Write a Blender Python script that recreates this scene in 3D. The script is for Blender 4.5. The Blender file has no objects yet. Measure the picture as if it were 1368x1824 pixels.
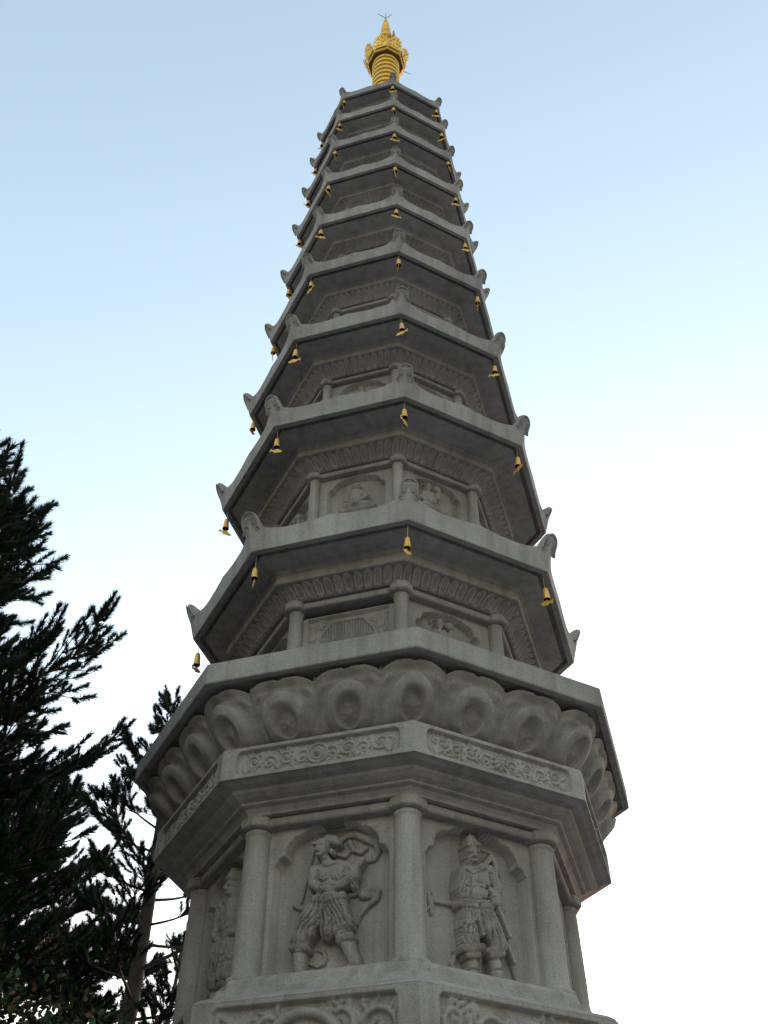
import bpy, math, random
import numpy as np
from mathutils import Vector, Matrix
R_ = math.radians
SC = bpy.context.scene
COL = SC.collection

# ------------------------------------------------------------------ camera
ZO = 1.6                                   # eye height above the ground
PITCH, YAW, ROLL, PHI = R_(44.36942), R_(-0.15120), R_(0.08420), R_(5.93514)
fw = Vector((math.sin(YAW)*math.cos(PITCH), math.cos(YAW)*math.cos(PITCH), math.sin(PITCH)))
rt = Vector((math.cos(YAW), -math.sin(YAW), 0)); up = rt.cross(fw)
r2 = rt*math.cos(ROLL)+up*math.sin(ROLL); u2 = up*math.cos(ROLL)-rt*math.sin(ROLL)
cam = bpy.data.cameras.new('camera'); co = bpy.data.objects.new('camera', cam); COL.objects.link(co)
cam.sensor_fit = 'VERTICAL'; cam.sensor_height = 36; cam.sensor_width = 27; cam.lens = 36.2
cam.clip_start = .05; cam.clip_end = 3000
M = Matrix((r2, u2, -fw)).transposed().to_4x4(); M.translation = Vector((0, -10, ZO))
co.matrix_world = M
SC.camera = co

# ------------------------------------------------------------------ sky, sun, exposure
SUN_AZ, SUN_EL = R_(18), R_(.3)             # low sun behind the tower, a little to the right
w = bpy.data.worlds.new('World'); SC.world = w; w.use_nodes = True
nt = w.node_tree; nt.nodes.clear()
sky = nt.nodes.new('ShaderNodeTexSky'); sky.sky_type = 'NISHITA'; sky.sun_disc = False
sky.sun_elevation = SUN_EL; sky.sun_rotation = SUN_AZ
sky.air_density = 1.0; sky.dust_density = 4.0; sky.ozone_density = .85; sky.altitude = 0
bg = nt.nodes.new('ShaderNodeBackground'); bg.inputs[1].default_value = 0.15
ow = nt.nodes.new('ShaderNodeOutputWorld')
nt.links.new(sky.outputs[0], bg.inputs[0]); nt.links.new(bg.outputs[0], ow.inputs[0])
sl = bpy.data.lights.new('sun', 'SUN'); sl.energy = .02; sl.angle = R_(10); sl.color = (1, .93, .82)
so = bpy.data.objects.new('sun', sl); COL.objects.link(so)
sd = Vector((math.sin(SUN_AZ)*math.cos(SUN_EL), math.cos(SUN_AZ)*math.cos(SUN_EL), math.sin(SUN_EL)))
so.rotation_euler = sd.to_track_quat('Z', 'Y').to_euler()
SC.view_settings.view_transform = 'Standard'; SC.view_settings.look = 'None'
SC.view_settings.exposure = 4.36; SC.view_settings.gamma = 1
SC.cycles.max_bounces = 6

# ------------------------------------------------------------------ helpers
def mesh(name, V, F, smooth=False):
    me = bpy.data.meshes.new(name)
    V = np.asarray(V, dtype=np.float32).reshape(-1, 3)
    if isinstance(F, np.ndarray):
        n, k = F.shape
        me.vertices.add(len(V)); me.vertices.foreach_set('co', V.ravel())
        me.loops.add(n*k); me.loops.foreach_set('vertex_index', F.astype(np.int32).ravel())
        me.polygons.add(n); me.polygons.foreach_set('loop_start', np.arange(0, n*k, k, dtype=np.int32))
        me.polygons.foreach_set('loop_total', np.full(n, k, dtype=np.int32))
        me.update(calc_edges=True)
    else:
        me.from_pydata([tuple(map(float, v)) for v in V], [], [tuple(map(int, f)) for f in F])
    if smooth:
        me.polygons.foreach_set('use_smooth', np.ones(len(me.polygons), dtype=bool))
    me.update()
    return me

def obj(name, me, mat, parent=None, loc=(0, 0, 0), rotz=0.0, scale=1.0):
    o = bpy.data.objects.new(name, me); COL.objects.link(o)
    if mat is not None and len(me.materials) == 0: me.materials.append(mat)
    o.location = loc; o.rotation_euler = (0, 0, rotz)
    o.scale = (scale,)*3 if not isinstance(scale, tuple) else scale
    if parent is not None: o.parent = parent
    return o

def thing(name, label, cat, loc=(0, 0, 0), rotz=0.0, group=None):
    o = bpy.data.objects.new(name, None); COL.objects.link(o)
    o.location = loc; o.rotation_euler = (0, 0, rotz); o['label'] = label; o['category'] = cat
    if group: o['group'] = group
    return o

class MB:
    def __init__(s): s.V = []; s.F = []
    def add(s, V, F):
        b = len(s.V); s.V += [tuple(v) for v in V]; s.F += [tuple(i+b for i in f) for f in F]
    def mesh(s, name, smooth=False): return mesh(name, s.V, s.F, smooth)

def lathe(prof, n=24, scallop=None):
    V = []; F = []
    for i, (r, z) in enumerate(prof):
        for k in range(n):
            a = 2*math.pi*k/n
            rr = r*(1+(scallop[i]*abs(math.sin(a*4)) if scallop else 0))
            V.append((rr*math.cos(a), rr*math.sin(a), z))
    for i in range(len(prof)-1):
        for k in range(n):
            k2 = (k+1) % n
            F.append((i*n+k, i*n+k2, (i+1)*n+k2, (i+1)*n+k))
    return V, F

def tube(pts, rad, n=6):
    V = []; F = []
    pts = [Vector(p) for p in pts]
    if not hasattr(rad, '__len__'): rad = [rad]*len(pts)
    for i, p in enumerate(pts):
        d = (pts[min(i+1, len(pts)-1)]-pts[max(i-1, 0)]).normalized()
        a = d.orthogonal().normalized() if abs(d.z) > .95 else d.cross(Vector((0, 0, 1))).normalized()
        b = d.cross(a)
        for k in range(n):
            t = 2*math.pi*k/n
            V.append(p+(a*math.cos(t)+b*math.sin(t))*rad[i])
    for i in range(len(pts)-1):
        for k in range(n):
            k2 = (k+1) % n
            F.append((i*n+k, i*n+k2, (i+1)*n+k2, (i+1)*n+k))
    F.append(tuple(range(n-1, -1, -1))); F.append(tuple((len(pts)-1)*n+k for k in range(n)))
    return V, F

def az(j): return -math.pi/2+PHI+j*math.pi/4        # azimuth of corner j of the octagon (0 faces the camera)

def loft(prof, close_bottom=True, close_top=True, bevel=.0):
    """octagonal rings (circumradius, z), corners at az(k)"""
    V = []; F = []; n = 8
    for R, z in prof:
        for k in range(n):
            a = az(k); V.append((R*math.cos(a), R*math.sin(a), z+ZO))
    for i in range(len(prof)-1):
        for k in range(n):
            k2 = (k+1) % n
            F.append((i*n+k, i*n+k2, (i+1)*n+k2, (i+1)*n+k))
    if close_bottom: F.append(tuple(range(n-1, -1, -1)))
    if close_top: F.append(tuple((len(prof)-1)*n+k for k in range(n)))
    return V, F

def bevel(me, wdt=.008, seg=2):
    import bmesh
    bm = bmesh.new(); bm.from_mesh(me)
    es = [e for e in bm.edges if len(e.link_faces) == 2 and e.calc_face_angle(0) > R_(18)]
    bmesh.ops.bevel(bm, geom=es, offset=wdt, segments=seg, affect='EDGES', clamp_overlap=True)
    bm.to_mesh(me); bm.free(); return me

# ------------------------------------------------------------------ materials
def nodes(name):
    m = bpy.data.materials.new(name); m.use_nodes = True
    t = m.node_tree; return m, t, t.nodes['Principled BSDF']

def granite(name, c0, c1, bump=.35, streak=.0):
    m, t, b = nodes(name); N = t.nodes; Lk = t.links
    tc = N.new('ShaderNodeNewGeometry')
    n1 = N.new('ShaderNodeTexNoise'); n1.inputs['Scale'].default_value = 95; n1.inputs['Detail'].default_value = 3
    n2 = N.new('ShaderNodeTexNoise'); n2.inputs['Scale'].default_value = 1.3; n2.inputs['Detail'].default_value = 6; n2.inputs['Roughness'].default_value = .65
    vo = N.new('ShaderNodeTexVoronoi'); vo.inputs['Scale'].default_value = 70
    for n in (n1, n2, vo): Lk.new(tc.outputs['Position'], n.inputs['Vector'])
    rp = N.new('ShaderNodeValToRGB'); rp.color_ramp.elements[0].position = .32; rp.color_ramp.elements[1].position = .68
    rp.color_ramp.elements[0].color = (*c0, 1); rp.color_ramp.elements[1].color = (*c1, 1)
    Lk.new(n1.outputs['Fac'], rp.inputs[0])
    r2_ = N.new('ShaderNodeValToRGB'); r2_.color_ramp.elements[0].position = .35; r2_.color_ramp.elements[1].position = .65
    r2_.color_ramp.elements[0].color = (.80, .79, .78, 1); r2_.color_ramp.elements[1].color = (1.08, 1.07, 1.06, 1)
    Lk.new(n2.outputs['Fac'], r2_.inputs[0])
    mx = N.new('ShaderNodeMix'); mx.data_type = 'RGBA'; mx.blend_type = 'MULTIPLY'; mx.inputs['Factor'].default_value = 1
    Lk.new(rp.outputs[0], mx.inputs['A']); Lk.new(r2_.outputs[0], mx.inputs['B'])
    # dark mica specks
    r3 = N.new('ShaderNodeValToRGB'); r3.color_ramp.elements[0].position = .10; r3.color_ramp.elements[1].position = .22
    r3.color_ramp.elements[0].color = (.55, .55, .56, 1); r3.color_ramp.elements[1].color = (1, 1, 1, 1)
    Lk.new(vo.outputs['Distance'], r3.inputs[0])
    mx2 = N.new('ShaderNodeMix'); mx2.data_type = 'RGBA'; mx2.blend_type = 'MULTIPLY'; mx2.inputs['Factor'].default_value = 1
    Lk.new(mx.outputs['Result'], mx2.inputs['A']); Lk.new(r3.outputs[0], mx2.inputs['B'])
    # rain streaks: noise stretched down the stone
    mp = N.new('ShaderNodeMapping'); mp.inputs['Scale'].default_value = (9, 9, .7)
    Lk.new(tc.outputs['Position'], mp.inputs[0])
    n4 = N.new('ShaderNodeTexNoise'); n4.inputs['Scale'].default_value = 1.0; n4.inputs['Detail'].default_value = 5
    Lk.new(mp.outputs[0], n4.inputs['Vector'])
    r4 = N.new('ShaderNodeValToRGB'); r4.color_ramp.elements[0].position = .35; r4.color_ramp.elements[1].position = .55
    r4.color_ramp.elements[0].color = (.80, .79, .775, 1); r4.color_ramp.elements[1].color = (1, 1, 1, 1)
    Lk.new(n4.outputs['Fac'], r4.inputs[0])
    mx3 = N.new('ShaderNodeMix'); mx3.data_type = 'RGBA'; mx3.blend_type = 'MULTIPLY'; mx3.inputs['Factor'].default_value = 1
    Lk.new(mx2.outputs['Result'], mx3.inputs['A']); Lk.new(r4.outputs[0], mx3.inputs['B'])
    oi = N.new('ShaderNodeObjectInfo'); mr = N.new('ShaderNodeMapRange'); mr.inputs['To Min'].default_value = .93; mr.inputs['To Max'].default_value = 1.07
    Lk.new(oi.outputs['Random'], mr.inputs['Value'])
    mx4 = N.new('ShaderNodeMix'); mx4.data_type = 'RGBA'; mx4.blend_type = 'MULTIPLY'; mx4.inputs['Factor'].default_value = 1
    Lk.new(mx3.outputs['Result'], mx4.inputs['A']); Lk.new(mr.outputs[0], mx4.inputs['B'])
    Lk.new(mx4.outputs['Result'], b.inputs['Base Color'])
    b.inputs['Roughness'].default_value = .85; b.inputs['Specular IOR Level'].default_value = .25
    bp = N.new('ShaderNodeBump'); bp.inputs['Strength'].default_value = bump; bp.inputs['Distance'].default_value = .006
    Lk.new(n1.outputs['Fac'], bp.inputs['Height']); Lk.new(bp.outputs[0], b.inputs['Normal'])
    return m

STONE = granite('granite', (.228, .208, .200), (.342, .316, .304))
STONE_C = granite('carved_granite', (.222, .202, .194), (.332, .306, .294), .25)

def gold(name, col, rough=.38, metal=.75):
    m, t, b = nodes(name); N = t.nodes; Lk = t.links
    g = N.new('ShaderNodeNewGeometry'); n = N.new('ShaderNodeTexNoise'); n.inputs['Scale'].default_value = 30; n.inputs['Detail'].default_value = 4
    Lk.new(g.outputs['Position'], n.inputs['Vector'])
    r = N.new('ShaderNodeValToRGB'); r.color_ramp.elements[0].position = .3; r.color_ramp.elements[1].position = .7
    r.color_ramp.elements[0].color = (col[0]*.72, col[1]*.66, col[2]*.6, 1); r.color_ramp.elements[1].color = (*col, 1)
    Lk.new(n.outputs['Fac'], r.inputs[0]); Lk.new(r.outputs[0], b.inputs['Base Color'])
    b.inputs['Metallic'].default_value = metal; b.inputs['Roughness'].default_value = rough
    return m
GOLD = gold('gilded_copper', (.86, .52, .09))
BELLG = gold('gilded_brass', (.84, .48, .09), .42, .55)
FISHG = gold('fish_plate_brass', (.80, .50, .10), .5, .3)
def plain(name, c, rough=.8, metal=0):
    m, t, b = nodes(name); b.inputs['Base Color'].default_value = (*c, 1); b.inputs['Roughness'].default_value = rough; b.inputs['Metallic'].default_value = metal
    return m
WIRE = plain('wire_metal', (.35, .30, .20), .5, .6)
RODM = plain('rod_metal', (.12, .12, .12), .5, .6)
CANU = plain('dark_copper', (.16, .075, .02), .7, .3)  # dark brown, only on the underside of the canopy
BELLIN = plain('dark_bell_inside', (.06, .035, .015), .8, .2)  # bell interior, coloured much darker than the outer gold

# ------------------------------------------------------------------ relief carving: height fields laid on a stone face
def grid(w0, w1, h0, h1, res):
    nx = max(4, int((w1-w0)/res)); nz = max(4, int((h1-h0)/res))
    return np.meshgrid(np.linspace(w0, w1, nx+1), np.linspace(h0, h1, nz+1))

def hf_mesh(name, X, Z, H, mask=None, smooth=True):
    """X across, Z up, H out of the face (local -Y)"""
    nz, nx = X.shape
    V = np.stack([X, -H, Z], -1).reshape(-1, 3)
    I = np.arange(nz*nx).reshape(nz, nx)
    F = np.stack([I[:-1, :-1], I[:-1, 1:], I[1:, 1:], I[1:, :-1]], -1).reshape(-1, 4)
    if mask is not None:
        m = mask.reshape(-1)
        F = F[m[F].any(1)]
        used = np.unique(F); mp = np.full(nz*nx, -1); mp[used] = np.arange(len(used)); V = V[used]; F = mp[F]
    return mesh(name, V, F, smooth)

def stroke(H, X, Z, pts, lev=0., fold=0., flat=.85):
    for (x0, y0, r0), (x1, y1, r1) in zip(pts[:-1], pts[1:]):
        rm = max(r0, r1)
        c0, c1 = np.searchsorted(X[0], (min(x0, x1)-rm, max(x0, x1)+rm)); q0, q1 = np.searchsorted(Z[:, 0], (min(y0, y1)-rm, max(y0, y1)+rm))
        if c1 <= c0 or q1 <= q0: continue
        s = (slice(q0, q1), slice(c0, c1)); x = X[s]; z = Z[s]
        dx, dy = x1-x0, y1-y0; L2 = dx*dx+dy*dy+1e-12
        t = np.clip(((x-x0)*dx+(z-y0)*dy)/L2, 0, 1)
        d2 = (x-x0-t*dx)**2+(z-y0-t*dy)**2; r = r0+(r1-r0)*t
        h = lev+np.sqrt(np.maximum(r*r-d2, 0))*flat
        if fold:
            L = math.sqrt(L2); p = ((x-x0)*dy-(z-y0)*dx)/L
            h = h+fold*(.5+.5*np.sin(p*2*math.pi/(rm*.42)+3.5*np.sin(z*19+x*7)+t*2.2))-fold*.4
        H[s] = np.where(d2 < r*r, np.maximum(H[s], h), H[s])
    return H

def blur(H, n=1):
    for _ in range(n):
        P = np.pad(H, 1, mode='edge')
        H = (P[1:-1, 1:-1]*4+P[:-2, 1:-1]+P[2:, 1:-1]+P[1:-1, :-2]+P[1:-1, 2:])/8
    return H

def rrect(X, Z, cx, cz, hw, hh, r):
    qx = np.abs(X-cx)-(hw-r); qz = np.abs(Z-cz)-(hh-r)
    return np.hypot(np.maximum(qx, 0), np.maximum(qz, 0))+np.minimum(np.maximum(qx, qz), 0)-r   # < 0 inside

def scroll_field(L, h, ph, motif, seed, res=.006, deep=.030, rows=1):
    """band face L x h with a recessed rounded panel full of vine scrolls"""
    rnd = random.Random(seed)
    X, Z = grid(-L/2, L/2, 0, h, res)
    hw = L/2-(.135 if rows == 1 else .17); hh = ph/2
    S = np.zeros_like(X)
    def curl(cx, cy, R, a0, turns, sgn, w):
        P = []; n = int(14*turns)
        for i in range(n+1):
            t = i/n; a = a0+sgn*2*math.pi*turns*t; rr = R*(1-t)**.8+R*.06
            P.append((cx+rr*math.cos(a), cy+rr*math.sin(a), w*(1-.35*t)))
        stroke(S, X, Z, P, 0, 0, .9); stroke(S, X, Z, [(cx, cy, w*1.15), (cx+.001, cy, w*1.15)], .002)
    def leaf(x, y, a, l, w, bend):
        P = []
        for i in range(7):
            t = i/6; P.append((x, y, w*(math.sin(math.pi*min(1, t*.85+.15))**.7)*(1-.55*t)+.002)); x += math.cos(a)*l/6; y += math.sin(a)*l/6; a += bend/6
        stroke(S, X, Z, P, 0, 0, .8)
    U = ph; CZ = h/2
    for row, sg in [(r_, s__) for r_ in range(rows) for s__ in (-1, 1)]:
        u = ph/rows*(1.12 if rows > 1 else 1); cz = CZ+(row-(rows-1)/2)*ph/rows
        x = .62*u if motif else .34*u; k = rnd.choice((0, 1))
        while x < hw-.12*u:
            up_ = 1 if k % 2 else -1
            R = u*.30*rnd.uniform(.85, 1.1)
            curl(sg*x, cz+up_*.07*u, R, (math.pi if sg > 0 else 0)+up_*rnd.uniform(-.4, .4), 1.5, sg*up_, u*.066)
            for q in range(9):
                a = rnd.uniform(0, 6.28)
                leaf(sg*x+math.cos(a)*R*.9, cz+up_*.07*u+math.sin(a)*R*.9, a+rnd.choice((-1, 1))*.7, u*rnd.uniform(.28, .45), u*.062, rnd.uniform(-2.2, 2.2))
            for q in range(3):
                leaf(sg*(x+.32*u), cz-up_*.42*u, (math.pi/2)*up_+(q-1)*.55, u*.45, u*.07, rnd.uniform(-1.6, 1.6))
            x += u*rnd.uniform(.60, .72); k += 1
    u = U/rows; cz = CZ
    if motif == 1:                       # round chrysanthemum medal
        S[np.hypot(X, Z-cz) < ph*.47] = 0
        for rr, wd in ((.40, .055), (.24, .04)):
            stroke(S, X, Z, [(rr*ph*math.cos(t), cz+rr*ph*math.sin(t), wd*ph) for t in np.linspace(0, 2*math.pi, 30)], .002)
        stroke(S, X, Z, [(0, cz, .13*ph), (.001, cz, .13*ph)], .006)
        for t in np.linspace(0, 2*math.pi, 13)[:-1]: leaf(.14*ph*math.cos(t), cz+.14*ph*math.sin(t), t, .16*ph, .035*ph, 0)
    elif motif == 2:                     # open peony
        S[np.hypot(X, Z-cz) < ph*.36] = 0
        for n_, rr in ((9, .30), (7, .19), (5, .09)):
            for q in range(n_):
                t = 2*math.pi*q/n_+rr*9; stroke(S, X, Z, [(rr*ph*math.cos(t), cz+rr*ph*math.sin(t), .095*ph), (rr*ph*1.15*math.cos(t), cz+rr*ph*1.15*math.sin(t), .085*ph)], (.3-rr)*.03)
    for _ in range(16*rows):
        leaf(rnd.uniform(-hw, hw), cz+rnd.uniform(-hh, hh), rnd.uniform(0, 6.28), u*.28, u*.045, rnd.uniform(-3, 3))
    S = np.minimum(S*1.7, deep*1.15)
    d = rrect(X, Z, 0, cz, hw, hh, .05)
    H = np.where(d < 0, -deep+S*np.clip(-d/.012, 0, 1), 0)
    return hf_mesh('scroll_panel', X, Z, blur(H, 1))

# arch template: half width against height above the springing
AZ = np.array([-9, 0, .15, .30, .36, .37, .5, .66, .78, .82, .83, .93, .975, 1.0, 1.0001])
AX = np.array([1, 1, 1.0, .94, .85, .82, .825, .76, .66, .57, .53, .40, .24, .10, -1])
def arch_in(X, Z, hw, zs, zt):
    return np.abs(X) < hw*np.interp((Z-zs)/(zt-zs), AZ, AX)

def niche(name, W, h, hw, z0, zs, zt, depth, res):
    X, Z = grid(-W/2, W/2, 0, h, res)
    ins = arch_in(X, Z, hw, zs, zt) & (Z > z0)
    H = np.where(ins, -depth, 0.)
    rim = arch_in(X, Z, hw+.014, zs, zt+.014) & (Z > z0-.01) & ~ins
    H = np.where(rim, -.004, H)
    return hf_mesh(name, X, Z, H, smooth=False)

def figure(name, strokes, W, h, res, depth, mirror=1, sc=1., dx=0, dz=0):
    X, Z = grid(-W/2, W/2, 0, h, res); H = np.full_like(X, -.004)
    carve = np.zeros_like(X)
    for lev, fold, pts in strokes:
        if lev < 0:
            stroke(carve, X, Z, [(mirror*x*.001*sc+dx, y*.001*sc+dz, r*.001*sc) for x, y, r in pts], -lev*.0004, 0, 1.0); continue
        stroke(H, X, Z, [(mirror*x*.001*sc+dx, y*.001*sc+dz, r*.001*sc) for x, y, r in pts] if len(pts) > 1 else
               [(mirror*pts[0][0]*.001*sc+dx, pts[0][1]*.001*sc+dz, pts[0][2]*.001*sc), (mirror*pts[0][0]*.001*sc+dx+.001, pts[0][1]*.001*sc+dz, pts[0][2]*.001*sc)],
               (lev*1.25 if lev > 30 else lev*.8)*.001*sc, fold*.001*sc*.8, .95)
    m = H > 0
    # soften, add chisel marks inside the body of the figure
    H2 = H-blur(carve, 1)*m+np.where(m, .0035*np.sin(X*210+9*np.sin(Z*23))*np.sin(Z*160+5*np.sin(X*31)), 0)
    return hf_mesh(name, X, Z, H2-depth, m)

BUDDHA = [(20, 0, [(-190, 60, 60), (190, 60, 60)]), (35, 8, [(-150, 95, 48), (0, 85, 45), (150, 95, 48)]), (50, 10, [(-150, 110, 40), (60, 100, 36)]),
          (50, 0, [(-60, 260, 70), (60, 260, 70)]), (50, 10, [(0, 260, 95), (0, 150, 85)]), (60, 10, [(-105, 270, 38), (-130, 180, 36), (-30, 135, 26)]),
          (60, 10, [(105, 270, 38), (130, 180, 36), (30, 135, 26)]), (70, 0, [(-25, 135, 26), (25, 135, 26)]), (50, 0, [(0, 330, 30), (0, 350, 30)]),
          (66, 0, [(0, 400, 50), (0, 385, 46)]), (60, 0, [(0, 440, 44), (0, 462, 24)]), (104, 0, [(0, 405, 7), (0, 392, 10)]), (98, 0, [(-26, 410, 7), (26, 410, 7)]),
          (55, 0, [(-52, 395, 12), (-52, 378, 10)]), (55, 0, [(52, 395, 12), (52, 378, 10)]),
          (25, 0, [(-210, 20, 26), (-70, 10, 30)]), (25, 0, [(-70, 10, 30), (70, 10, 30)]), (25, 0, [(70, 10, 30), (210, 20, 26)])]
ATTEND = [(30, 12, [(-120, 60, 90), (100, 60, 90)]), (50, 12, [(-110, 240, 75), (-60, 140, 85)]), (62, 0, [(-100, 330, 30), (-95, 390, 44)]), (66, 0, [(-95, 430, 34), (-90, 452, 20)]),
          (70, 10, [(-60, 270, 40), (20, 220, 34), (40, 320, 26)]), (60, 0, [(20, 385, 62)]), (60, 10, [(-170, 260, 36), (-200, 160, 34), (-110, 120, 26)]),
          (20, 0, [(60, 330, 14), (90, 240, 16), (60, 150, 18), (100, 60, 18)]), (102, 0, [(-95, 392, 8), (-95, 380, 9)]), (20, 0, [(-190, 420, 14), (-160, 480, 14), (-90, 500, 14), (-30, 480, 12)])]
GUARD_A = [(20, 0, [(3, 1059, 27), (27, 1126, 27), (95, 1169, 29), (181, 1178, 32), (286, 1115, 32), (372, 1059, 29), (393, 987, 27), (356, 924, 24), (289, 916, 19)]), (25, 0, [(131, 1111, 24), (167, 1036, 24), (237, 1000, 21), (287, 1036, 16)]), (22, 0, [(31, 1012, 20), (92, 986, 19), (130, 1024, 13)]), (15, 0, [(-185, 1174, 9), (-239, 886, 9), (-292, 626, 11)]), (20, 0, [(-189, 600, 21), (-288, 569, 20), (-354, 601, 16)]), (22, 0, [(-220, 569, 24), (-292, 505, 21), (-327, 406, 13)]), (20, 0, [(144, 636, 24), (244, 648, 27), (343, 659, 27), (396, 633, 27), (376, 574, 27), (295, 520, 24), (231, 449, 21), (209, 374, 13)]), (10, 0, [(261, 621, 40), (360, 608, 29)]), (20, 0, [(-126, 212, 13), (-71, 183, 13), (-50, 136, 13), (-67, 90, 13), (-119, 73, 13), (-177, 97, 13)]), (45, 0, [(-127, 857, 61), (9, 869, 72), (137, 844, 67)]), (50, 0, [(-68, 796, 95), (60, 787, 104)]), (78, 0, [(-64, 803, 64), (-52, 790, 61)]), (78, 0, [(64, 798, 63), (76, 785, 67)]), (48, 0, [(-1, 729, 104), (-36, 618, 83)]), (58, 0, [(-76, 966, 42), (-35, 892, 58)]), (78, 0, [(-94, 1073, 67), (-95, 1029, 61), (-110, 997, 38)]), (122, 0, [(-112, 1058, 12), (-130, 1022, 19)]), (112, 0, [(-163, 1083, 15), (-85, 1086, 15)]), (108, 0, [(-125, 985, 17), (-93, 986, 15)]), (70, 0, [(-13, 1018, 24), (-8, 1005, 20)]), (72, 0, [(-42, 1122, 48), (8, 1111, 42), (45, 1085, 31)]), (66, 0, [(143, 831, 58), (195, 769, 51), (212, 842, 38), (255, 890, 38), (271, 898, 27)]), (70, 30, [(147, 792, 66), (197, 678, 34)]), (98, 0, [(164, 740, 61), (102, 694, 48), (-15, 665, 38)]), (112, 0, [(-41, 668, 48), (-66, 683, 34)]), (90, 0, [(-145, 831, 58), (-153, 732, 51), (-70, 663, 38)]), (62, 40, [(-66, 582, 89), (-153, 432, 104), (-231, 301, 81)]), (60, 40, [(44, 568, 86), (97, 387, 89)]), (56, 40, [(-46, 483, 86), (-15, 307, 67)]), (60, 40, [(65, 422, 86), (129, 336, 66)]), (84, 12, [(-130, 590, 42), (-19, 579, 45), (105, 600, 38)]), (104, 0, [(-13, 615, 48), (19, 616, 42)]), (104, 12, [(43, 608, 27), (115, 527, 27), (141, 429, 24), (201, 374, 17)]), (96, 25, [(-298, 259, 31), (-229, 270, 35), (-154, 307, 34)]), (96, 25, [(-15, 299, 34), (69, 313, 34), (174, 343, 34)]), (60, 0, [(-208, 314, 72), (-254, 227, 64), (-253, 38, 51)]), (60, 0, [(-255, 22, 42), (-212, 0, 31)]), (92, 20, [(-314, 206, 27), (-257, 224, 27), (-189, 192, 27)]), (60, 0, [(107, 293, 72), (151, 211, 64), (219, 54, 48)]), (60, 0, [(230, 35, 38), (168, 19, 24)]), (92, 20, [(90, 218, 27), (139, 251, 27), (195, 244, 31)]), (-14, 0, [(-130, 909, 12), (-39, 856, 12), (56, 888, 12)]), (-14, 0, [(2, 850, 12), (6, 739, 12)]), (-14, 0, [(-122, 756, 12), (-57, 724, 12), (-2, 737, 12)]), (-14, 0, [(14, 735, 12), (78, 710, 12), (136, 732, 12)]), (-10, 0, [(-79, 684, 10), (40, 674, 10)]), (-16, 0, [(-146, 550, 12), (-17, 530, 12), (125, 554, 12)]), (-16, 0, [(-154, 633, 10), (-21, 621, 10), (104, 641, 10)]), (-18, 0, [(-9, 534, 14), (-45, 451, 14), (-51, 311, 14)]), (-16, 0, [(45, 536, 10), (25, 443, 12), (38, 316, 12)]), (-16, 0, [(-106, 826, 12), (-107, 709, 12)]), (-12, 0, [(-157, 1064, 8), (-129, 1053, 8)]), (-12, 0, [(-107, 1054, 8), (-75, 1056, 8)]), (-12, 0, [(-146, 1009, 8), (-109, 995, 8)]), (-16, 0, [(-124, 952, 12), (-66, 934, 12), (-27, 960, 12)]), (-14, 0, [(-49, 1093, 10), (-35, 1047, 10), (-40, 999, 10)]), (-12, 0, [(168, 286, 10), (116, 264, 10)]), (-14, 0, [(-292, 170, 10), (-207, 158, 10)]), (-14, 0, [(118, 208, 10), (196, 206, 10)]), (-12, 0, [(-139, 462, 10), (-210, 345, 10)]), (-12, 0, [(-97, 410, 10), (-146, 307, 10)]), (-12, 0, [(109, 496, 10), (143, 366, 10)])]
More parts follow.
